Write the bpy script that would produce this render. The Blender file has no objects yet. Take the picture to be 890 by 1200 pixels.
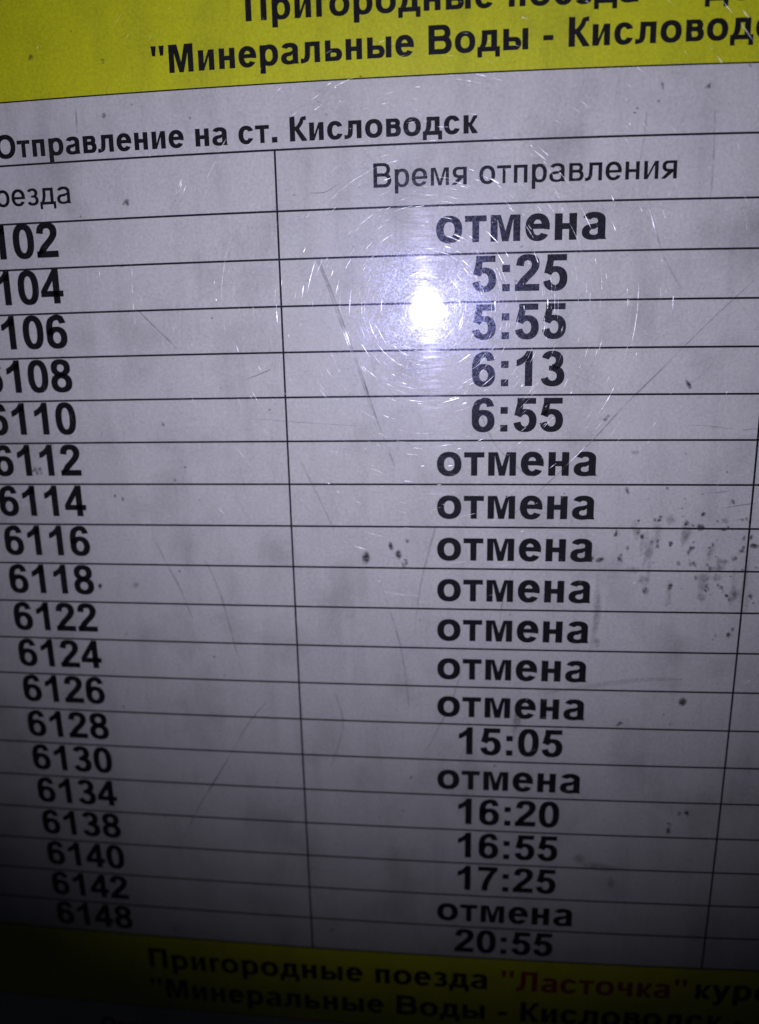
import bpy, math, random
from mathutils import Vector, Matrix
random.seed(7)
PANE = 0.0022
S = 0.01            # one table row is 10 mm high
sc = bpy.context.scene
COL = sc.collection

# ------------------------------------------------------------------ camera geometry
# board plane: X to the right, Y down (both in rows), Z into the board
P0 = (0.252976, 0.103039, -0.007573, -2.218503, -6.434584, 16.444576)
P1 = (0.233993, 0.104022, -0.00736, -2.205322, -6.480847, 16.408486)
K1 = 0.035585
FPX = 900.0

def rot(w):
    return Matrix.Rotation(Vector(w).length, 3, Vector(w).normalized())

def homog(p):
    r = rot(p[:3]); m = Matrix(((r[0][0], r[0][1], p[3]), (r[1][0], r[1][1], p[4]), (r[2][0], r[2][1], p[5])))
    return Matrix(((FPX, 0, 0), (0, FPX, 0), (0, 0, 1))) @ m

H0, H1 = homog(P0), homog(P1)
H0I, H1I = H0.inverted(), H1.inverted()

def sheet(X, Y):
    """table coordinates -> the slightly bowed sheet as it hangs on the board"""
    u = H1 @ Vector((X, Y, 1)); ux, uy = u.x / u.z, u.y / u.z
    dx, dy = ux, uy
    for _ in range(6):
        s = 1 + K1 * min((dx * dx + dy * dy) / 750.0 ** 2, 2.2)
        dx, dy = ux / s, uy / s
    q = H0I @ Vector((dx, dy, 1))
    return q.x / q.z, q.y / q.z

def spot(px, py):
    """where a mark seen at a photo pixel lies on the board plane"""
    q = H0I @ Vector((px - 445, py - 600, 1))
    return q.x / q.z, q.y / q.z

def spot_cover(px, py):
    """the same for a mark on the outer face of the clear cover"""
    r = rot(P0[:3]); o = Vector(P0[3:]) + r @ Vector((0, 0, -PANE / S))
    mm = Matrix(((r[0][0], r[0][1], o.x), (r[1][0], r[1][1], o.y), (r[2][0], r[2][1], o.z)))
    q = (Matrix(((FPX, 0, 0), (0, FPX, 0), (0, 0, 1))) @ mm).inverted() @ Vector((px - 445, py - 600, 1))
    return q.x / q.z, q.y / q.z

def W(X, Y, d=0.0):
    """board plane point, d metres in front of the paper"""
    return Vector((X * S, -d, -Y * S))

R0 = rot(P0[:3]); T0 = Vector(P0[3:])
CP = -(R0.transposed() @ T0)                        # camera in plane coordinates
def p2w(v): return Vector((v.x, v.z, -v.y))
cam_d = bpy.data.cameras.new('camera'); cam = bpy.data.objects.new('camera', cam_d); COL.objects.link(cam)
right, down, fwd = (p2w(Vector(R0[i])) for i in range(3))
m = Matrix((right, -down, -fwd)).transposed().to_4x4(); m.translation = p2w(CP) * S
cam.matrix_world = m
cam_d.sensor_fit = 'HORIZONTAL'; cam_d.sensor_width = 36; cam_d.lens = 36 * FPX / 890
cam_d.clip_start = 0.005; cam_d.clip_end = 20
cam_d.dof.use_dof = True; cam_d.dof.aperture_fstop = 11
F = W(*spot(640, 380)); cam_d.dof.focus_distance = (F - m.translation).dot(fwd)
sc.camera = cam

# ------------------------------------------------------------------ light: night, one phone flash
w = bpy.data.worlds.new('World'); sc.world = w; w.use_nodes = True
w.node_tree.nodes['Background'].inputs['Color'].default_value = (0.55, 0.6, 0.75, 1)
w.node_tree.nodes['Background'].inputs['Strength'].default_value = 0.006
hx, hy = spot(500, 362)
cw = m.translation
h = Vector((hx * S, -PANE, -hy * S))
# point on the outer face of the pane along the same camera ray
dr = (Vector((hx * S, 0, -hy * S)) - cw).normalized(); h = cw + dr * ((-PANE - cw.y) / dr.y)
fp = Vector((2 * h.x - cw.x, cw.y, 2 * h.z - cw.z))
ld = bpy.data.lights.new('phone_flash', 'SPOT'); ld.energy = 1.0; ld.color = (0.88, 0.845, 1.0)
ld.shadow_soft_size = 0.0022; ld.spot_size = math.radians(107); ld.spot_blend = 1.0
lo = bpy.data.objects.new('phone_flash', ld); COL.objects.link(lo); lo.location = fp
aim = W(2.6, 1.2); lo.rotation_euler = (aim - fp).to_track_quat('-Z', 'Y').to_euler()
sc.view_settings.view_transform = 'Standard'; sc.view_settings.look = 'None'
sc.view_settings.exposure = 0; sc.view_settings.gamma = 1
sc.cycles.transparent_max_bounces = 24; sc.cycles.max_bounces = 8
sc.cycles.sample_clamp_indirect = 0

# ------------------------------------------------------------------ materials
def mat(name):
    mt = bpy.data.materials.new(name); mt.use_nodes = True
    nt = mt.node_tree; nt.nodes.clear()
    return mt, nt, lambda t: nt.nodes.new(t), nt.links.new

def coords(N, L, scale=(1, 1, 1)):
    tc = N('ShaderNodeTexCoord'); mp = N('ShaderNodeMapping'); mp.inputs['Scale'].default_value = scale
    L(tc.outputs['Object'], mp.inputs['Vector']); return mp.outputs['Vector']

def printed(name, base, low, grain=0.10, rough=0.55, speck=None, spec=0.5):
    mt, nt, N, L = mat(name)
    out = N('ShaderNodeOutputMaterial'); b = N('ShaderNodeBsdfPrincipled'); L(b.outputs[0], out.inputs[0])
    v = coords(N, L)
    n1 = N('ShaderNodeTexNoise'); n1.inputs['Scale'].default_value = 1500; n1.inputs['Detail'].default_value = 4
    n2 = N('ShaderNodeTexNoise'); n2.inputs['Scale'].default_value = 90; n2.inputs['Detail'].default_value = 5
    L(v, n1.inputs['Vector']); L(v, n2.inputs['Vector'])
    mx = N('ShaderNodeMath'); mx.operation = 'ADD'
    a = N('ShaderNodeMath'); a.operation = 'MULTIPLY'; a.inputs[1].default_value = 0.75; L(n1.outputs['Fac'], a.inputs[0])
    b2 = N('ShaderNodeMath'); b2.operation = 'MULTIPLY'; b2.inputs[1].default_value = 0.25; L(n2.outputs['Fac'], b2.inputs[0])
    L(a.outputs[0], mx.inputs[0]); L(b2.outputs[0], mx.inputs[1])
    r = N('ShaderNodeValToRGB'); r.color_ramp.elements[0].position = 0.5 - grain * 2.2; r.color_ramp.elements[1].position = 0.5 + grain
    r.color_ramp.elements[0].color = (*low, 1); r.color_ramp.elements[1].color = (*base, 1)
    L(mx.outputs[0], r.inputs[0]); col = r.outputs[0]
    if speck:
        n3 = N('ShaderNodeTexNoise'); n3.inputs['Scale'].default_value = 2300; n3.inputs['Detail'].default_value = 2
        L(v, n3.inputs['Vector'])
        r3 = N('ShaderNodeValToRGB'); r3.color_ramp.elements[0].position = 0.66; r3.color_ramp.elements[1].position = 0.74
        L(n3.outputs['Fac'], r3.inputs[0])
        mc = N('ShaderNodeMix'); mc.data_type = 'RGBA'; mc.inputs[7].default_value = (*speck, 1)
        L(r3.outputs[0], mc.inputs[0]); L(col, mc.inputs[6]); col = mc.outputs[2]
    L(col, b.inputs['Base Color']); b.inputs['Roughness'].default_value = rough
    b.inputs['Specular IOR Level'].default_value = spec
    bp = N('ShaderNodeBump'); bp.inputs['Strength'].default_value = 0.12; bp.inputs['Distance'].default_value = 0.0002
    L(mx.outputs[0], bp.inputs['Height']); L(bp.outputs[0], b.inputs['Normal'])
    return mt

M_paper = printed('matt_white_paper', (0.71, 0.71, 0.73), (0.53, 0.53, 0.56), grain=0.14)
M_yellow = printed('yellow_print', (0.69, 0.72, 0.006), (0.50, 0.515, 0.003), grain=0.14)
M_ink = printed('black_ink', (0.010, 0.010, 0.014), (0.006, 0.006, 0.009), speck=(0.05, 0.05, 0.07), rough=0.6, spec=0.12)
M_line = printed('black_rule_ink', (0.016, 0.016, 0.024), (0.01, 0.01, 0.014), speck=(0.15, 0.15, 0.19), rough=0.6, spec=0.12)
M_red = printed('red_ink', (0.34, 0.022, 0.018), (0.28, 0.016, 0.014), rough=0.5)
M_back = printed('grey_board_paint', (0.30, 0.31, 0.33), (0.24, 0.25, 0.27), rough=0.6)

def pane_material():
    mt, nt, N, L = mat('scuffed_clear_acrylic')
    out = N('ShaderNodeOutputMaterial')
    tr = N('ShaderNodeBsdfTransparent'); tr.inputs[0].default_value = (0.985, 0.985, 0.99, 1)
    fr = N('ShaderNodeFresnel'); fr.inputs[0].default_value = 1.49
    v = coords(N, L)
    n = N('ShaderNodeTexNoise'); n.inputs['Scale'].default_value = 1900; n.inputs['Detail'].default_value = 3; n.inputs['Roughness'].default_value = 0.7
    L(v, n.inputs['Vector'])
    bp = N('ShaderNodeBump'); bp.inputs['Strength'].default_value = 0.10; bp.inputs['Distance'].default_value = 0.00006
    L(n.outputs['Fac'], bp.inputs['Height'])
    # polished reflection
    g1 = N('ShaderNodeBsdfGlossy'); g1.inputs['Roughness'].default_value = 0.028; L(bp.outputs[0], g1.inputs['Normal'])
    gm = N('ShaderNodeNewGeometry'); fm = N('ShaderNodeMix'); fm.inputs[3].default_value = 0.04
    L(gm.outputs['Backfacing'], fm.inputs[0]); L(fr.outputs[0], fm.inputs[2])
    mix1 = N('ShaderNodeMixShader'); L(fm.outputs[0], mix1.inputs[0]); L(tr.outputs[0], mix1.inputs[1]); L(g1.outputs[0], mix1.inputs[2])
    # worn haze: broad lobe, patchy and grainy
    n2 = N('ShaderNodeTexNoise'); n2.inputs['Scale'].default_value = 2600; n2.inputs['Detail'].default_value = 2
    L(v, n2.inputs['Vector'])
    r2 = N('ShaderNodeMapRange'); r2.inputs['From Min'].default_value = 0.45; r2.inputs['From Max'].default_value = 0.72
    r2.inputs['To Min'].default_value = 0.004; r2.inputs['To Max'].default_value = 0.050
    L(n2.outputs['Fac'], r2.inputs['Value'])
    n6 = N('ShaderNodeTexNoise'); n6.inputs['Scale'].default_value = 75; n6.inputs['Detail'].default_value = 5; n6.inputs['Distortion'].default_value = 0.6; L(v, n6.inputs['Vector'])
    r6 = N('ShaderNodeMapRange'); r6.inputs['From Min'].default_value = 0.35; r6.inputs['From Max'].default_value = 0.68; r6.inputs['To Min'].default_value = 0.45; r6.inputs['To Max'].default_value = 1.2
    L(n6.outputs['Fac'], r6.inputs['Value']); m6 = N('ShaderNodeMath'); m6.operation = 'MULTIPLY'; L(r2.outputs[0], m6.inputs[0]); L(r6.outputs[0], m6.inputs[1]); r2 = m6
    g2 = N('ShaderNodeBsdfGlossy'); g2.inputs['Roughness'].default_value = 0.26; g2.inputs['Color'].default_value = (0.46, 0.50, 1, 1)
    mix2 = N('ShaderNodeMixShader'); L(r2.outputs[0], mix2.inputs[0]); L(mix1.outputs[0], mix2.inputs[1]); L(g2.outputs[0], mix2.inputs[2])
    # faint sideways wiping marks
    va = coords(N, L, (0.12, 1, 1)); n4 = N('ShaderNodeTexNoise'); n4.inputs['Scale'].default_value = 1700; n4.inputs['Detail'].default_value = 3; L(va, n4.inputs['Vector'])
    r4 = N('ShaderNodeMapRange'); r4.inputs['From Min'].default_value = 0.45; r4.inputs['From Max'].default_value = 0.75; r4.inputs['To Min'].default_value = 0.0; r4.inputs['To Max'].default_value = 0.011
    L(n4.outputs['Fac'], r4.inputs['Value'])
    tx = N('ShaderNodeCombineXYZ'); tx.inputs[0].default_value = 0.98; tx.inputs[2].default_value = 0.08
    g4 = N('ShaderNodeBsdfAnisotropic'); g4.inputs['Roughness'].default_value = 0.17; g4.inputs['Anisotropy'].default_value = 0.60
    g4.inputs['Color'].default_value = (0.66, 0.68, 1, 1); L(tx.outputs[0], g4.inputs['Tangent'])
    mix4 = N('ShaderNodeMixShader'); L(r4.outputs[0], mix4.inputs[0]); L(mix2.outputs[0], mix4.inputs[1]); L(g4.outputs[0], mix4.inputs[2])
    mix2 = mix4
    # thin dust film
    n3 = N('ShaderNodeTexNoise'); n3.inputs['Scale'].default_value = 55; n3.inputs['Detail'].default_value = 8; n3.inputs['Roughness'].default_value = 0.62
    L(v, n3.inputs['Vector'])
    r3 = N('ShaderNodeMapRange'); r3.inputs['From Min'].default_value = 0.52; r3.inputs['From Max'].default_value = 0.8
    r3.inputs['To Min'].default_value = 0.0; r3.inputs['To Max'].default_value = 0.10
    L(n3.outputs['Fac'], r3.inputs['Value'])
    vs = coords(N, L, (1, 1, 0.16)); n5 = N('ShaderNodeTexNoise'); n5.inputs['Scale'].default_value = 210; n5.inputs['Detail'].default_value = 6; n5.inputs['Roughness'].default_value = 0.6
    L(vs, n5.inputs['Vector'])
    r5 = N('ShaderNodeMapRange'); r5.inputs['From Min'].default_value = 0.5; r5.inputs['From Max'].default_value = 0.75; r5.inputs['To Max'].default_value = 0.05
    L(n5.outputs['Fac'], r5.inputs['Value'])
    ad = N('ShaderNodeMath'); ad.operation = 'ADD'; L(r3.outputs[0], ad.inputs[0]); L(r5.outputs[0], ad.inputs[1]); r3 = ad
    d = N('ShaderNodeBsdfDiffuse'); d.inputs[0].default_value = (0.07, 0.07, 0.07, 1)
    mix3 = N('ShaderNodeMixShader'); L(r3.outputs[0], mix3.inputs[0]); L(mix2.outputs[0], mix3.inputs[1]); L(d.outputs[0], mix3.inputs[2])
    L(mix3.outputs[0], out.inputs[0])
    return mt

def scratch_material(name, gloss, rough, dark, aniso=0.9, darkcol=(0.05, 0.05, 0.06)):
    """a groove: clear, with a glint across its length and a little grime along it"""
    mt, nt, N, L = mat(name)
    out = N('ShaderNodeOutputMaterial')
    tr = N('ShaderNodeBsdfTransparent')
    tg = N('ShaderNodeTangent'); tg.direction_type = 'UV_MAP'; tg.uv_map = 'UVMap'
    g = N('ShaderNodeBsdfAnisotropic'); g.inputs['Roughness'].default_value = rough; g.inputs['Anisotropy'].default_value = aniso
    L(tg.outputs[0], g.inputs['Tangent'])
    g.inputs['Color'].default_value = (0.86, 0.88, 1, 1)
    v = coords(N, L)
    n = N('ShaderNodeTexNoise'); n.inputs['Scale'].default_value = 900; n.inputs['Detail'].default_value = 3
    L(v, n.inputs['Vector'])
    r = N('ShaderNodeMapRange'); r.inputs['From Min'].default_value = 0.35; r.inputs['From Max'].default_value = 0.65
    r.inputs['To Min'].default_value = gloss * 0.15; r.inputs['To Max'].default_value = gloss
    L(n.outputs['Fac'], r.inputs['Value'])
    m1 = N('ShaderNodeMixShader'); L(r.outputs[0], m1.inputs[0]); L(tr.outputs[0], m1.inputs[1]); L(g.outputs[0], m1.inputs[2])
    d = N('ShaderNodeBsdfDiffuse'); d.inputs[0].default_value = (*darkcol, 1)
    m2 = N('ShaderNodeMixShader')
    nb = N('ShaderNodeTexNoise'); nb.inputs['Scale'].default_value = 260; nb.inputs['Detail'].default_value = 5; L(v, nb.inputs['Vector'])
    rb = N('ShaderNodeMapRange'); rb.inputs['From Min'].default_value = 0.38; rb.inputs['From Max'].default_value = 0.66; rb.inputs['To Min'].default_value = dark * 0.1; rb.inputs['To Max'].default_value = dark * 1.25
    L(nb.outputs['Fac'], rb.inputs['Value']); L(rb.outputs[0], m2.inputs[0])
    L(m1.outputs[0], m2.inputs[1]); L(d.outputs[0], m2.inputs[2]); L(m2.outputs[0], out.inputs[0])
    return mt

def grime_reflection_material(name, alpha, col):
    mt, nt, N, L = mat(name)
    out = N('ShaderNodeOutputMaterial'); tr = N('ShaderNodeBsdfTransparent'); d = N('ShaderNodeBsdfDiffuse')
    d.inputs[0].default_value = (*col, 1)
    v = coords(N, L); n = N('ShaderNodeTexNoise'); n.inputs['Scale'].default_value = 1300; n.inputs['Detail'].default_value = 3
    L(v, n.inputs['Vector'])
    r = N('ShaderNodeMapRange'); r.inputs['From Min'].default_value = 0.3; r.inputs['From Max'].default_value = 0.6
    r.inputs['To Min'].default_value = alpha * 0.3; r.inputs['To Max'].default_value = alpha; L(n.outputs['Fac'], r.inputs['Value'])
    # fade towards the rim of each mark (UV = distance from its middle)
    uv = N('ShaderNodeUVMap'); uv.uv_map = 'UVMap'; sx = N('ShaderNodeSeparateXYZ'); L(uv.outputs[0], sx.inputs[0])
    r2 = N('ShaderNodeMapRange'); r2.inputs['From Min'].default_value = 0.35; r2.inputs['From Max'].default_value = 1.0
    r2.inputs['To Min'].default_value = 1; r2.inputs['To Max'].default_value = 0; L(sx.outputs[0], r2.inputs['Value'])
    mu = N('ShaderNodeMath'); mu.operation = 'MULTIPLY'; L(r.outputs[0], mu.inputs[0]); L(r2.outputs[0], mu.inputs[1])
    m1 = N('ShaderNodeMixShader'); L(mu.outputs[0], m1.inputs[0]); L(tr.outputs[0], m1.inputs[1]); L(d.outputs[0], m1.inputs[2])
    L(m1.outputs[0], out.inputs[0])
    return mt

M_pane = pane_material()
M_fine = scratch_material('fine_hairline_scratch', 0.030, 0.19, 0.03)
M_bright = scratch_material('bright_hairline_scratch', 0.065, 0.18, 0.03)
M_deep = scratch_material('deep_scratch', 0.10, 0.34, 0.36)
M_faint = scratch_material('faint_scratch', 0.10, 0.34, 0.16)
M_grime = grime_reflection_material('dark_grime', 0.85, (0.03, 0.03, 0.035))
M_speck = grime_reflection_material('grey_specks', 0.46, (0.03, 0.03, 0.035))
M_smear = grime_reflection_material('soft_smear', 0.28, (0.05, 0.05, 0.055))

# ------------------------------------------------------------------ mesh helpers
class MB:
    def __init__(s): s.v, s.f, s.uv = [], [], []
    def add(s, pts, faces, uvs=None):
        o = len(s.v); s.v += [tuple(p) for p in pts]; s.f += [tuple(i + o for i in f) for f in faces]
        s.uv += uvs if uvs else [(0, 0)] * len(pts)
    def build(s, name, material, parent=None):
        me = bpy.data.meshes.new(name); me.from_pydata(s.v, [], s.f)
        ul = me.uv_layers.new(name='UVMap')
        for lp in me.loops: ul.data[lp.index].uv = s.uv[lp.vertex_index]
        me.materials.append(material); me.update()
        o = bpy.data.objects.new(name, me); COL.objects.link(o)
        if parent: o.parent = parent
        return o

def rect(mb, x0, y0, x1, y1, d, n=24, k=2):
    """print lying on the bowed sheet"""
    pts, fc = [], []
    for j in range(k + 1):
        for i in range(n + 1):
            X = x0 + (x1 - x0) * i / n; Y = y0 + (y1 - y0) * j / k
            pts.append(W(*sheet(X, Y), d))
    for j in range(k):
        for i in range(n):
            a = j * (n + 1) + i; fc.append((a, a + n + 1, a + n + 2, a + 1))
    mb.add(pts, fc)

def slab(mb, x0, y0, x1, y1, d0, d1, n=20, k=20, warp=True):
    """sheet with thickness, d0 behind, d1 in front"""
    f = (lambda a, b: sheet(a, b)) if warp else (lambda a, b: (a, b))
    front, back, fc = [], [], []
    for j in range(k + 1):
        for i in range(n + 1):
            q = f(x0 + (x1 - x0) * i / n, y0 + (y1 - y0) * j / k)
            front.append(W(*q, d1)); back.append(W(*q, d0))
    N = len(front); g = lambda i, j: j * (n + 1) + i
    for j in range(k):
        for i in range(n):
            fc.append((g(i, j), g(i, j + 1), g(i + 1, j + 1), g(i + 1, j)))
            fc.append((N + g(i, j), N + g(i + 1, j), N + g(i + 1, j + 1), N + g(i, j + 1)))
    for i in range(n):
        fc.append((g(i, 0), g(i + 1, 0), N + g(i + 1, 0), N + g(i, 0)))
        fc.append((g(i + 1, k), g(i, k), N + g(i, k), N + g(i + 1, k)))
    for j in range(k):
        fc.append((g(0, j + 1), g(0, j), N + g(0, j), N + g(0, j + 1)))
        fc.append((g(n, j), g(n, j + 1), N + g(n, j + 1), N + g(n, j)))
    mb.add(front + back, fc)

# ------------------------------------------------------------------ lettering (outlines in 1/1000 em)
def catmull(P, sub=6):
    if len(P) < 3: return list(P)
    Q = [P[0]] + list(P) + [P[-1]]; out = []
    for i in range(1, len(Q) - 2):
        p0, p1, p2, p3 = Q[i - 1:i + 3]
        for s in range(sub):
            t = s / sub
            out.append(tuple(0.5 * ((2 * b) + (-a + c) * t + (2 * a - 5 * b + 4 * c - e) * t * t + (-a + 3 * b - 3 * c + e) * t ** 3)
                             for a, b, c, e in zip(p0, p1, p2, p3)))
    out.append(tuple(P[-1])); return out

def poly(*p): return ('poly', list(p))
def box(x0, y0, x1, y1): return poly((x0, y0), (x1, y0), (x1, y1), (x0, y1))
def strip(A, B): return ('strip', catmull(A), catmull(B))
def sup(bx, a, n):
    x0, y0, x1, y1 = bx; c, s = math.cos(a), math.sin(a); e = 2 / n
    return ((x0 + x1) / 2 + (x1 - x0) / 2 * math.copysign(abs(c) ** e, c), (y0 + y1) / 2 + (y1 - y0) / 2 * math.copysign(abs(s) ** e, s))
def arc(ob, ib, a0, a1, b0=None, b1=None, n=2.2, seg=28):
    b0 = a0 if b0 is None else b0; b1 = a1 if b1 is None else b1
    R = math.radians
    A = [sup(ob, R(a0 + (a1 - a0) * i / seg), n) for i in range(seg + 1)]
    B = [sup(ib, R(b0 + (b1 - b0) * i / seg), n) for i in range(seg + 1)]
    return ('strip', A, B)
def ring(ob, ib, n=2.25): return arc(ob, ib, 0, 360, n=n, seg=36)
def dshape(xl, xr, y0, y1, tx, ty, left=0):
    """half bowl: straight arms from xl, round end at xr"""
    def prof(xe, ya, yb):
        r = (ya - yb) / 2; k = 1 if xe > xl else -1; cx = xe - k * min(abs(r) * 1.0, abs(xe - xl) * 0.8); rx = abs(xe - cx)
        pts = [(xl, ya)]
        for i in range(17):
            a = math.pi / 2 - math.pi * i / 16
            pts.append((cx + k * rx * abs(math.cos(a)) ** 0.9, (ya + yb) / 2 + (ya - yb) / 2 * math.sin(a)))
        pts.append((xl, yb)); return pts
    k = 1 if xr > xl else -1
    return ('strip', prof(xr, y1, y0), prof(xr - k * tx, y1 - ty, y0 + ty))

def glyphs(bold):
    v, V, hh, HH = (154, 163, 117, 130) if bold else (110, 117, 89, 98)
    xh, cap = 519, 716
    G = {}
    s = 67 if bold else 66
    def adv(b, r): return b if bold else r
    w = adv(611, 556); G['о'] = (w, [ring((37, -12, w - 38, xh + 12), (37 + v + 2, hh - 8, w - 38 - v - 2, xh + 4 - hh))])
    G['т'] = (adv(469, 458), [box(15, xh - hh, adv(454, 443), xh), box(adv(166, 185), 0, adv(303, 273), xh - hh)])
    w = adv(733, 688)
    sv = v - 12
    G['м'] = (w, [box(s, 0, s + sv, xh), box(w - s - sv, 0, w - s, xh),
                  poly((s + sv - 4, xh), (s + v * 1.32, xh), (w / 2 + v * .42, 0), (w / 2 - v * .42, 0), (s + sv - 4, xh - 60)),
                  poly((w - s - sv + 4, xh), (w - s - v * 1.32, xh), (w / 2 - v * .42, 0), (w / 2 + v * .42, 0), (w - s - sv + 4, xh - 60))])
    w = 556
    lx = adv(235, 218)
    G['е'] = (w, [arc((33, -12, 526 if bold else 516, xh + 12), (33 + v + 3, hh - 12, (526 if bold else 516) - v - 3, xh + 6 - hh), -9, 329 if bold else 333, -9, 318 if bold else 322),
                  box(33 + v * .6, lx - 8, 522 if bold else 512, lx - 8 + hh * .88)])
    w = adv(574, 552); G['н'] = (w, [box(s, 0, s + v, xh), box(w - s - v, 0, w - s, xh), box(s + v, 210, w - s - v, 210 + hh)])
    sr = adv(502, 488)
    G['а'] = (556, [box(sr - v, 60, sr, 370), poly((sr - v, 60), (sr, 60), (sr + 8, 30), (sr + 27, 0), (sr - v + 18, 0), (sr - v + 4, 30)),
                    arc((48, 210, sr, xh + 12), (48 + v * .98, 300, sr - v, xh + 12 - hh), 163, 0, 160, 0, n=2.3),
                    arc((33, -12, sr - 15, 300), (33 + v, hh - 28, sr - v + 5, 300 - hh * .86), 75, 345, 75, 345, n=2.3),
                    strip([(235, 300), (300, 312), (sr - v + 6, 335)], [(250, 300 - hh * .84), (310, 300 - hh * .74), (sr - v + 6, 335 - hh * .78)])])
    w = adv(611, 556); G['р'] = (w, [box(s, -195, s + v, xh), arc((s + 12, -12, w - 40, xh + 12), (s + v, hh - 14, w - 40 - v - 2, xh + 8 - hh), -180, 180, n=2.3)])
    w = adv(549, 531); G['в'] = (w, [box(s, 0, s + v, xh), dshape(s + v, w - 55, 245, xh, v - 8, hh * .9), dshape(s + v, w - 28, 0, 245 + hh * .85, v, hh * .92)])
    w = adv(581, 558); G['и'] = (w, [box(s, 0, s + v, xh), box(w - s - v, 0, w - s, xh), poly((s + v, 175 if bold else 120), (w - s - v, xh), (w - s - v, xh - (175 if bold else 120)), (s + v, 0))])
    w = adv(562, 542); G['п'] = (w, [box(s, 0, s + v, xh - hh), box(w - s - v, 0, w - s, xh - hh), box(s, xh - hh, w - s, xh)])
    w = adv(381, 365); G['г'] = (w, [box(s, 0, s + v, xh - hh), box(s, xh - hh, w - 5, xh)])
    w = adv(607, 583); b = v
    G['л'] = (w, [box(w - s - v, 0, w - s, xh - hh), box(133, xh - hh, w - s, xh),
                  strip([(133, xh - hh), (131, 300), (120, 170), (95, 105), (62, hh - 5), (12, hh)], [(133 + b * .95, xh - hh), (131 + b * .93, 270), (128 + b * .85, 120), (105 + b * .6, 30), (80, -6), (12, -8)])])
    w = adv(612, 583)
    G['д'] = (w, [box(w - 88 - v, hh, w - 88, xh - hh), box(128, xh - hh, w - 88, xh), box(14, 0, w - 14, hh), box(14, -138, 14 + v * .8, 0), box(w - 14 - v * .8, -138, w - 14, 0),
                  strip([(128, xh - hh), (122, 300), (105, 190), (65, hh)], [(128 + b * .95, xh - hh), (118 + b, 280), (95 + b, 170), (62 + b, hh)])])
    w = adv(500, 438)
    e = w - 8
    G['к'] = (w, [box(s, 0, s + v, xh), strip([(s + v - 4, 312), (s + v + 40, 318), (e - 175, 420), (e - 120, 500), (e - 20, xh)], [(s + v - 4, 312 - hh), (s + v + 60, 312 - hh), (e - 90, 350), (e - 62, 412), (e - 20, xh - hh * .9)]),
                  poly((s + v + 10, 300), (s + v + 75, 320 - hh * .4), (e - v * .45 + 45, 60), (e + 6, 0), (e - v * 1.12, 0), (s + v - 5, 220))])
    w = adv(480, 458)
    G['з'] = (w, [arc((30, 235, w - 50, xh + 12), (30 + v, 235 + hh * .8, w - 50 - v, xh + 12 - hh * .92), 158, -85, 160, -85),
                  arc((16, -12, w - 28, 312), (16 + v, hh - 16, w - 28 - v, 312 - hh * .8), 85, -158, 85, -160), box(170, 312 - hh * .8, w / 2 + 20, 312 - 4)])
    w = adv(555, 521); G['ь'] = (w, [box(s, 0, s + v, xh), dshape(s + v, w - 28, 0, 318, v, hh * .95)])
    w = adv(781, 719); G['ы'] = (w, [box(s, 0, s + v, xh), dshape(s + v, w - 245, 0, 318, v - 6, hh * .95), box(w - s - v, 0, w - s, xh)])
    w = adv(569, 542); G['я'] = (w, [box(w - s - v, 0, w - s, xh), dshape(w - s - v, 42, 200, xh, v, hh * .9), poly((w - s - v * 1.6, 210), (w - s - v * .9, 210), (w - s - v * 1.0, 190), (20 + v * 1.08, 0), (8, 0), (w - s - v * 2.35, 215 if not bold else 190))])
    G['с'] = (adv(556, 500), [arc((37, -12, adv(530, 480), xh + 12), (37 + v + 3, hh - 10, adv(530, 480) - v - 3, xh + 8 - hh), 24, 338, 36, 326)])
    w = 556
    G['у'] = (w, [poly((10, xh), (10 + v * 1.07, xh), (w / 2 + v * .35, 95), (w / 2 - v * .45, 5)), strip([(w - 12, xh), (w / 2 + v * .42, -45), (295, -145), (225, -200), (90, -207)], [(w - 12 - v * 1.04, xh), (w / 2 - v * .45, 20), (w / 2 - v * .5, -45), (170, -92), (84, -92)])])
    w = 812; G['ю'] = (w, [box(s, 0, s + v, xh), box(s + v, 210, 300, 210 + hh), ring((262, -12, w - 38, xh + 12), (262 + v + 2, hh - 8, w - 38 - v - 2, xh + 4 - hh))])
    w = 553
    G['ч'] = (w, [box(w - s - v, 0, w - s, xh), box(52, 330, 52 + v, xh), strip([(52, 332), (66, 235), (130, 190), (230, 182), (w - s - v, 215)], [(52 + v, 332), (62 + v, 300), (90 + v, 284), (280, 284), (w - s - v, 312)])])
    # capitals
    w = 722; G['П'] = (w, [box(73, 0, 73 + V, cap - HH), box(w - 73 - V, 0, w - 73, cap - HH), box(73, cap - HH, w - 73, cap)])
    w = 833; G['М'] = (w, [box(73, 0, 73 + V - 12, cap), box(w - 73 - V + 12, 0, w - 73, cap),
                           poly((205, cap), (73 + V * 1.47, cap), (w / 2 + 62, 0), (w / 2 - 62, 0), (205, cap - 150)), poly((w - 205, cap), (w - 73 - V * 1.47, cap), (w / 2 - 62, 0), (w / 2 + 62, 0), (w - 205, cap - 150))])
    w = adv(722, 667); G['В'] = (w, [box(73, 0, 73 + V, cap), dshape(73 + V, w - 72, 325, cap, V - 6, HH * .95), dshape(73 + V, w - 38, 0, 325 + HH * .95, V, HH)])
    w = 778; G['О'] = (w, [ring((42, -12, w - 42, cap + 12), (42 + V + 4, HH + 2, w - 46 - V, cap - 2 - HH))])
    w = 611; G['К'] = (w, [box(73, 0, 73 + V, cap), strip([(73 + V - 4, 430), (280, 440), (375, 560), (430, 680), (585, cap + 3)], [(73 + V - 4, 430 - HH), (330, 318), (480, 500), (512, 590), (585, cap - HH * .9)]),
                           poly((73 + V + 10, 410), (350, 385), (585, 60), (622, 0), (440, 0), (73 + V - 4, 330))])
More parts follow.
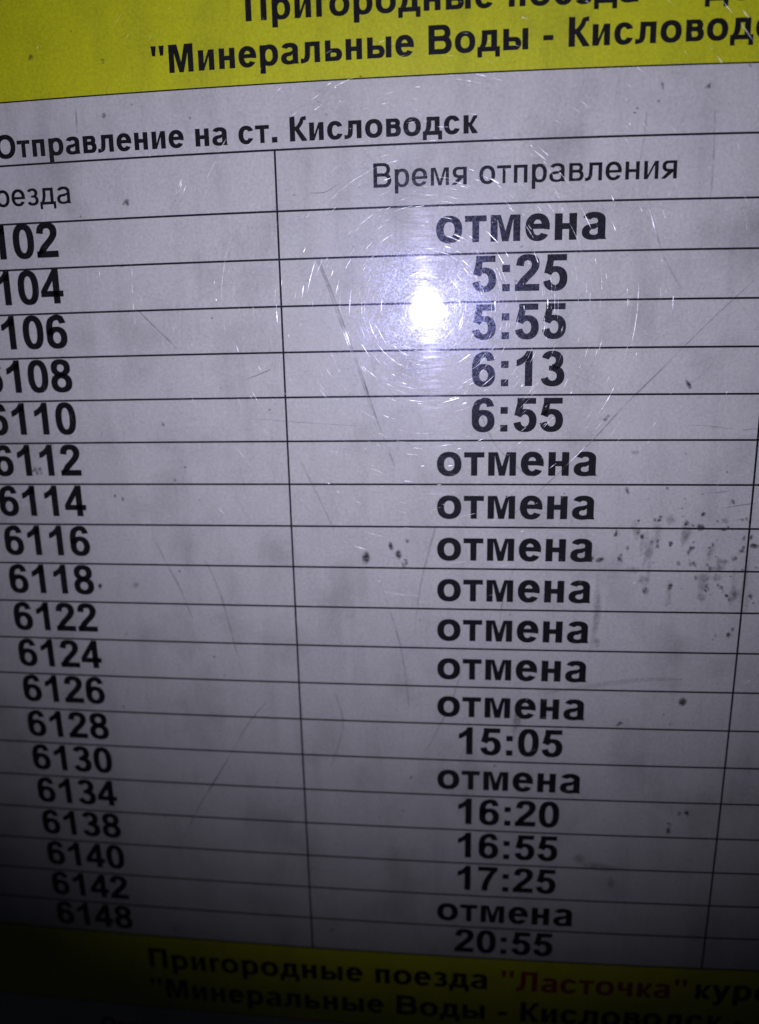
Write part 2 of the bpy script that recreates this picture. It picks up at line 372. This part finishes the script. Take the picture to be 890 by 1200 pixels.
    w = 709; G['Л'] = (w, [box(w - 73 - V, 0, w - 73, cap - HH), box(150, cap - HH, w - 73, cap), strip([(150, cap - HH), (148, 400), (135, 210), (105, 140), (70, 122), (10, 122)], [(150 + V * .95, cap - HH), (148 + V * .93, 360), (135 + V * .85, 140), (100 + V * .6, 30), (85, -8), (10, -10)])])
    w = 1000; G['№'] = (w, [box(60, 0, 60 + V * .8, cap), box(470, 0, 470 + V * .8, cap), poly((60, cap), (60 + V * .9, cap), (470 + V * .8, 0), (470, 0)), ring((620, 250, 940, 600), (690, 310, 870, 540)), box(620, 120, 940, 180)])
    # figures
    G['0'] = (556, [ring((40, -12, 515, 719), (177, 104, 378, 603), n=2.35)])
    G['1'] = (556, [poly((263, 0), (400, 0), (400, 719), (263, 600)), strip([(86, 537), (160, 572), (225, 622), (268, 672), (289, 719)], [(86, 413), (150, 440), (200, 470), (240, 500), (263, 522)]), poly((263, 520), (400, 520), (400, 719), (288, 719))])
    G['2'] = (556, [strip([(45, 508), (72, 622), (150, 697), (272, 719), (400, 695), (480, 622), (502, 520), (470, 415), (395, 318), (300, 228), (210, 125)],
                          [(184, 492), (194, 565), (222, 598), (268, 606), (325, 598), (352, 565), (362, 512), (340, 445), (255, 350), (112, 205), (25, 0)]), box(25, 0, 505, 128), poly((25, 0), (205, 128), (112, 205), (50, 100))])
    G['3'] = (556, [arc((48, 330, 480, 719), (182, 438, 342, 608), 162, -88, 165, -88), arc((35, -12, 512, 412), (172, 98, 370, 302), 88, -166, 88, -168), box(205, 312, 300, 412)])
    G['4'] = (556, [box(307, 0, 442, 719), box(20, 145, 525, 265), poly((20, 265), (20, 240), (307, 240), (307, 262), (145, 262), (307, 505), (325, 719))])
    G['5'] = (556, [box(118, 590, 494, 707), poly((118, 600), (235, 600), (212, 455), (185, 330), (58, 350)), arc((38, -12, 514, 475), (176, 98, 374, 368), 150, -168, 150, -170)])
    G['6'] = (556, [ring((44, -12, 514, 462), (180, 98, 378, 354), n=2.2), strip([(44, 290), (52, 480), (120, 640), (290, 719), (430, 680), (500, 545)], [(180, 270), (184, 460), (214, 568), (286, 608), (345, 592), (366, 530)])])
    G['7'] = (556, [box(40, 590, 512, 712), strip([(512, 615), (420, 500), (340, 320), (282, 140), (270, 0)], [(370, 600), (285, 480), (200, 320), (150, 150), (133, 0)])])
    G['8'] = (556, [ring((58, 345, 498, 719), (188, 440, 368, 612)), ring((36, -12, 520, 408), (172, 96, 384, 304))])
    G[':'] = (333, [box(98, 0, 235, 137), box(98, 382, 235, 519)])
    G['.'] = (278, [box(71, 0, 71 + v, v)]); G['-'] = (333, [box(38, 190, 295, 315)])
    G['"'] = (474, [poly((48, 716), (200, 716), (172, 460), (78, 460)), poly((274, 716), (426, 716), (398, 460), (304, 460))])
    G[' '] = (278, [])
    return G
GB, GR = glyphs(True), glyphs(False)

def width(t, em, G): return sum(G[c][0] for c in t) * em / 1000
def text(name, t, x, base, em, parent, G=GB, material=M_ink, align='left', d=0.00004, slope=0.0):
    wd = width(t, em, G)
    if align == 'center': x -= wd / 2
    if align == 'right': x -= wd
    mb = MB(); k = 0
    x00 = x
    for c in t:
        a, pieces = G[c]
        if c in '0123456789:.':       # ink spread: the figures print a little fat
            pieces = [(q[0],) + tuple([(u + ex, v + ey) for u, v in lst] for lst in q[1:]) for q in pieces for ex, ey in ((-9, -4), (9, -4), (-9, 5), (9, 5))]
        for pc in pieces:
            dd = d + 0.0000025 * (k % 5); k += 1
            T = lambda p: W(*sheet(x + p[0] * em / 1000, base - p[1] * em / 1000 + slope * (x - x00)), dd)
            if pc[0] == 'poly':
                mb.add([T(p) for p in pc[1]], [tuple(range(len(pc[1])))])
            else:
                A, B = pc[1], pc[2]; n = len(A)
                mb.add([T(p) for p in A] + [T(p) for p in B], [(i, i + 1, n + i + 1, n + i) for i in range(n - 1)])
        x += a * em / 1000
    return mb.build(name, material, parent)

# ------------------------------------------------------------------ the board behind
mb = MB(); slab(mb, -22, -14, 22, 32, -0.012, -0.0006, 1, 1, warp=False)
bo = mb.build('backing_board', M_back); bo['kind'] = 'structure'

# ------------------------------------------------------------------ the timetable sheet
L0, L1, L22 = -2.565, -1.2477, 21.568
CW = 10.392
tt = bpy.data.objects.new('timetable_sheet', None); COL.objects.link(tt)
tt['label'] = 'printed train timetable sheet with yellow headings and ruled rows of times behind the clear cover'
tt['category'] = 'timetable'
SX0, SX1, SY0, SY1 = -14.0, 15.0, -7.0, 25.5
mb = MB(); slab(mb, SX0, SY0, SX1, SY1, -0.0001, 0.0, 40, 44); mb.build('paper', M_paper, tt)
mb = MB(); rect(mb, SX0 + .4, -5.6, SX1 - .4, L0, 0.00002, 60, 8); hb = mb.build('heading_band', M_yellow, tt); hb['label'] = 'upper yellow heading band'
mb = MB(); rect(mb, SX0 + .4, 19, SX1 - .4, L22, 0.00002, 60, 8); hb = mb.build('heading_band', M_yellow, tt); hb['label'] = 'lower yellow heading band'
LT = 0.043
def hline(Y, t=LT):
    mb = MB(); rect(mb, SX0 + .4, Y - t / 2, SX1 - .4, Y + t / 2, 0.00003, 70, 1); return mb.build('row_line', M_line, tt)
for Y in [L0, L1] + list(range(0, 19)) + [19, L22, L22 + 1.32, L22 + 2.5]: hline(Y, 0.03 if Y in (L0, L22) else LT)
def vline(X, a, b, t=LT):
    mb = MB(); n = 60; pts, fc = [], []
    for i in range(n + 1):
        Y = a + (b - a) * i / n; pts += [W(*sheet(X - t / 2, Y), 0.000034), W(*sheet(X + t / 2, Y), 0.000034)]
    mb.add(pts, [(2 * i, 2 * i + 1, 2 * i + 3, 2 * i + 2) for i in range(n)]); mb.build('column_line', M_line, tt)
vline(-12.6, L1, 19); vline(0, L1, 19); vline(CW, L1, 19, 0.045)
numbers = '6102 6104 6106 6108 6110 6112 6114 6116 6118 6122 6124 6126 6128 6130 6134 6138 6140 6142 6148'.split()
O = 'отмена'
times = [O, '5:25', '5:55', '6:13', '6:55', O, O, O, O, O, O, O, '15:05', O, '16:20', '16:55', '17:25', O, '20:55']
for i, (nn, tm) in enumerate(zip(numbers, times)):
    base = i + (0.765, 0.785, 0.79, 0.80)[min(i, 3)]
    if i > 11: base = i + 0.82
    text('train_number', nn, -6.28 + (0.08 if i < 5 else 0.09 if i < 8 else max(0, 0.075 - 0.016 * (i - 8))), base - 0.01, 1.045, tt, align='center')
    text('departure_time', tm, CW / 2 - 0.01, base, 1.035, tt, align='center')
RED = dict(material=M_red)
text('heading_text', 'Отправление на ст. Кисловодск', 4.29, -1.40, 0.69, tt, align='right')
text('heading_text', 'Время отправления', 2.05, -0.40, 0.683, tt, G=GR)
text('heading_text', '№ поезда', -4.64, -0.38, 0.683, tt, G=GR, align='right')
text('heading_text', 'Пригородные поезда', -0.555, -3.80, 0.779, tt, slope=0.006)
text('heading_text', 'до', 8.72, -3.72, 0.779, tt)
text('heading_text', '"Минеральные Воды - Кисловодск"', -2.63, -2.90, 0.777, tt, slope=-0.008)
text('heading_text', 'Пригородные поезда ', -4.86, 20.11, 0.94, tt, slope=-0.008)
text('heading_text', '"Ласточка"', 5.11, 20.03, 0.918, tt, material=M_red)
text('heading_text', 'курсируют', 10.24, 20.0, 0.94, tt)
text('heading_text', '"Минеральные Воды - Кисловодск -', -4.9, 21.17, 0.945, tt, slope=-0.008)
text('heading_text', 'Отправление на ст. Минеральные Воды', -6.6, L22 + 1.05, 0.69, tt)

# ------------------------------------------------------------------ the clear cover
mb = MB(); slab(mb, -18, -11, 19, 29, 0.0006, PANE, 1, 1, warp=False)
cover = mb.build('clear_cover', M_pane)
cover['label'] = 'clear scratched plastic cover over the timetable with a bright glare spot'
cover['category'] = 'plastic cover'

def stroke(mb, pts, wd, d, taper=True):
    """thin groove along points in plane coordinates; u runs along it"""
    n = len(pts); A = []; uv = []
    for i, p in enumerate(pts):
        a = pts[max(0, i - 1)]; b = pts[min(n - 1, i + 1)]
        tx, ty = b[0] - a[0], b[1] - a[1]; l = math.hypot(tx, ty) or 1
        k = 1.0 if not taper else 0.25 + 0.75 * math.sin(math.pi * (i + .5) / n)
        nx, ny = -ty / l * wd / 2 * k, tx / l * wd / 2 * k
        A += [W(p[0] + nx, p[1] + ny, d), W(p[0] - nx, p[1] - ny, d)]; uv += [(i, 0), (i, 1)]
    mb.add(A, [(2 * i, 2 * i + 1, 2 * i + 3, 2 * i + 2) for i in range(n - 1)], uv)

def pix(*pp): return catmull([spot_cover(x, y) for x, y in pp], 8)
long_ones = [
    (((372, 302), (388, 340), (405, 388), (424, 440), (441, 490), (462, 545)), .035, M_deep, 0),
    (((369, 300), (384, 336), (400, 382), (419, 432), (434, 478)), .022, M_deep, 0),
    (((884, 328), (830, 378), (780, 428), (735, 472), (692, 518), (640, 568), (600, 604)), .020, M_deep, 0),
    (((160, 362), (182, 384), (207, 408)), .026, M_deep, 0),
    (((312, 822), (290, 850), (262, 898), (232, 948), (210, 994)), .03, M_deep, 0),
    (((284, 446), (300, 440), (317, 433)), .024, M_deep, 0),
    (((362, 226), (380, 225), (392, 218), (405, 210)), .022, M_deep, 0),
    (((88, 120), (89, 138), (90, 156)), .022, M_deep, 0),
    (((340, 128), (344, 139), (347, 150)), .02, M_deep, 0),
    (((180, 630), (196, 662), (212, 692), (226, 726)), .05, M_faint, 0),
    (((240, 655), (256, 690), (268, 730), (284, 790)), .05, M_faint, 0),
    (((352, 540), (372, 580), (392, 622)), .03, M_faint, 0),
    (((290, 490), (340, 494), (420, 499)), .025, M_faint, 0),
    (((760, 240), (778, 300), (800, 340)), .03, M_faint, 0),
    (((560, 475), (580, 520), (620, 560)), .028, M_faint, 0),
    (((516, 600), (504, 640), (492, 690), (486, 745)), .035, M_faint, 0),
    (((500, 880), (530, 820), (545, 770)), .04, M_faint, 0),
    (((452, 700), (470, 760), (480, 830)), .04, M_faint, 0),
    (((606, 660), (590, 700), (585, 740)), .03, M_faint, 0),
    (((392, 810), (402, 850), (388, 900)), .035, M_faint, 0),
    (((758, 130), (755, 160), (750, 190)), .03, M_faint, 0),
    (((838, 130), (836, 190), (832, 240)), .03, M_faint, 0),
    (((828, 578), (842, 577), (856, 575)), .03, M_faint, 0),
    (((848, 595), (868, 592), (889, 589)), .03, M_faint, 0),
    (((870, 504), (880, 503), (890, 502)), .03, M_faint, 0),
    (((800, 498), (830, 499), (860, 503)), .02, M_faint, 0),
]
for pts, wd, mt, _ in long_ones:
    mb = MB(); stroke(mb, pix(*pts), wd, PANE + 0.00002); mb.build('scratch', mt, cover)

# hairline scratches, far too many to count
rnd = random.Random(11)
mb = MB()
gx, gy = spot_cover(500, 362)
def hair(x, y, ang, ln, wd, bend):
    n = 4; pts = []
    for i in range(n + 1):
        t = i / n - .5; pts.append((x + math.cos(ang) * ln * t - math.sin(ang) * bend * t * t, y + math.sin(ang) * ln * t + math.cos(ang) * bend * t * t))
    stroke(mb, pts, wd, PANE + 0.00003 + 0.00001 * rnd.random())
for k in range(11000):
    x, y = rnd.uniform(-11, 13), rnd.uniform(-6, 23.5)
    ln = min(0.2 + rnd.expovariate(1.9), 2.2)
    hair(x, y, rnd.uniform(0, math.pi), ln, rnd.choice((.004, .005, .006, .008, .014)), rnd.gauss(0, .3) * ln)
for k in range(3200):                                # most wear where hands point at the times
    x, y = rnd.gauss(3.9, 2.6), rnd.gauss(2.0, 2.6)
    ln = min(0.15 + rnd.expovariate(2.4), 1.6)
    hair(x, y, rnd.uniform(0, math.pi), ln, rnd.choice((.004, .005, .006, .009, .016)), rnd.gauss(0, .16) * ln)
for k in range(90):                                  # bundles of parallel scuffs
    x, y, a = rnd.uniform(-9, 12), rnd.uniform(-4.5, 21), rnd.gauss(math.pi / 2, .5)
    for j in range(rnd.randint(3, 8)):
        hair(x + rnd.gauss(0, .15), y + rnd.gauss(0, .15), a + rnd.gauss(0, .06), rnd.uniform(.15, .8), rnd.uniform(.012, .024), 0)
fs = mb.build('hairline_scratches', M_fine, cover); fs['kind'] = 'stuff'
mb = MB()
for k in range(800):
    x, y = (rnd.gauss(3.7, 3.2), rnd.gauss(2.2, 3.4)) if k % 2 else (rnd.uniform(-11, 13), rnd.uniform(-6, 23.5))
    ln = min(0.2 + rnd.expovariate(1.7), 2.4)
    hair(x, y, rnd.uniform(0, math.pi), ln, rnd.uniform(.008, .016), rnd.gauss(0, .3) * ln)
fs = mb.build('bright_scratches', M_bright, cover); fs['kind'] = 'stuff'

# grime and painted reflections
def blob(mb, px, py, rx, ry, ang=0.0, d=PANE + 0.00005):
    cx, cy = spot_cover(px, py)
    ex, ey = spot_cover(px + 1, py), spot_cover(px, py + 1)
    ax, ay = (ex[0] - cx, ex[1] - cy), (ey[0] - cx, ey[1] - cy)
    n = 14; pts = [W(cx, cy, d)]; uv = [(0, 0)]
    ph = [rnd.uniform(.7, 1.25) for _ in range(n)]
    for i in range(n):
        t = 2 * math.pi * i / n; k = (ph[i] + ph[i - 1] + ph[(i + 1) % n]) / 3
        u, v = rx * k * math.cos(t), ry * k * math.sin(t)
        u, v = u * math.cos(ang) - v * math.sin(ang), u * math.sin(ang) + v * math.cos(ang)
        pts.append(W(cx + ax[0] * u + ay[0] * v, cy + ax[1] * u + ay[1] * v, d)); uv.append((1, 0))
    mb.add(pts, [(0, 1 + i, 1 + (i + 1) % n) for i in range(n)], uv)

big = [(429, 654, 5, 9, 0, M_grime), (458, 640, 3, 6.5, -.3, M_grime), (467, 650, 4.5, 7, -.1, M_grime), (800, 823, 6, 6, 0, M_grime),
       (703, 656, 6, 3.2, -.35, M_grime), (693, 655, 5, 3, -.4, M_grime), (807, 450, 3, 7, -.5, M_grime), (821, 618, 6, 5, 0, M_grime),
       (755, 680, 9, 7, 0, M_smear), (742, 668, 10, 5, 0, M_smear), (760, 648, 7, 8, .5, M_smear), (802, 630, 5, 12, .15, M_smear),
       (826, 677, 9, 5, .1, M_smear), (841, 677, 8, 5, -.2, M_smear), (841, 666, 10, 3.5, 0, M_smear), (849, 610, 5, 5, 0, M_smear),
       (757, 692, 5, 7, 0, M_smear), (862, 697, 6, 7, 0, M_smear), (822, 700, 8, 6, .5, M_smear), (884, 640, 7, 4, 0, M_grime),
       (702, 1016, 26, 7, .12, M_smear), (679, 1006, 9, 7, 0, M_smear), (716, 1034, 5, 9, 0, M_smear), (159, 686, 6, 4.5, -.5, M_smear),
       (744, 530, 6, 3, 0, M_smear), (700, 753, 5, 8, 0, M_smear), (786, 609, 7, 8, .4, M_smear), (849, 658, 7, 5, 0, M_smear)]
for px, py, rx, ry, a, mt in big:
    mb = MB(); blob(mb, px, py, rx, ry, a); mb.build('grime_spot', mt, cover)
# faint reflections in the cover, painted as pale translucent blobs
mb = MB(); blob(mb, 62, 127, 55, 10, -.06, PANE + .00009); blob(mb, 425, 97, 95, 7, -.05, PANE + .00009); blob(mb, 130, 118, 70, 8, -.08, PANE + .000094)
gs = mb.build('painted_reflections', grime_reflection_material('painted_reflection_film', .2, (.85, .85, .9)), cover); gs['kind'] = 'stuff'
# grey runs between the specks
mb = MB()
for px, py, ln in [(757, 670, 60), (803, 630, 36), (833, 640, 24), (760, 640, 40), (822, 690, 26), (862, 690, 40), (785, 690, 22), (845, 655, 30), (700, 720, 90), (745, 620, 20), (872, 700, 50), (606, 850, 50), (770, 620, 26)]:
    for j in range(3): blob(mb, px + rnd.gauss(0, 3), py + rnd.gauss(0, ln / 4), rnd.uniform(2.5, 6), ln * rnd.uniform(.3, .5), rnd.uniform(0, .25), PANE + .00007 + .000004 * j)
gs = mb.build('grime_runs', grime_reflection_material('thin_grime_runs', 0.15, (.04, .04, .045)), cover); gs['kind'] = 'stuff'
# soft wiped streaks
mb = MB(); stroke(mb, pix((640, 812), (700, 803), (750, 797), (800, 796)), .12, PANE + .00006)
mb.uv = [(0.5, 0)] * len(mb.uv); mb.build('wiped_streak', grime_reflection_material('wiped_streak_film', .16, (.05, .05, .055)), cover)
mb = MB()
small = [(772, 610), (841, 611), (875, 608), (803, 619), (848.6, 619), (721.5, 625), (787, 637), (807, 647), (868, 646), (754, 692), (816, 677),
         (832, 666), (852, 698), (785.6, 689), (778, 837), (725, 848.6), (838.5, 745), (853, 744), (782, 572), (710, 491), (744, 132), (831, 100), (777, 103),
         (783, 974), (803.6, 952), (796, 954), (783, 965), (46, 550), (41, 550), (144, 585), (135, 581), (117, 686), (147, 237), (121.5, 135), (35, 67), (120, 70),
         (477, 634), (476, 660), (860, 590), (735, 575), (824, 602), (872, 630), (886, 665), (735, 642), (752, 628), (770, 640), (725, 655), (748, 610), (835, 640), (812, 660), (795, 660), (805, 612), (862, 655), (870, 668), (845, 688), (830, 690),
         (205, 563), (191, 497), (880, 630), (880, 700)]
for px, py in small: 
    for j in range(rnd.randint(1, 4)): blob(mb, px + rnd.gauss(0, 2.2) * (j > 0), py + rnd.gauss(0, 3) * (j > 0), rnd.uniform(1.2, 3.4), rnd.uniform(1.4, 4.6), rnd.uniform(-.5, .5), PANE + .00005 + .000005 * j)
for k in range(150):
    px, py = rnd.uniform(-20, 910), rnd.uniform(-20, 1150)
    if rnd.random() < .25: px, py = rnd.gauss(815, 50), rnd.gauss(645, 45)
    r = min(rnd.expovariate(1.6) + .5, 1.9); blob(mb, px, py, r, r * rnd.uniform(.7, 1.6), rnd.uniform(0, 3))
gs = mb.build('dirt_specks', M_speck, cover); gs['kind'] = 'stuff'
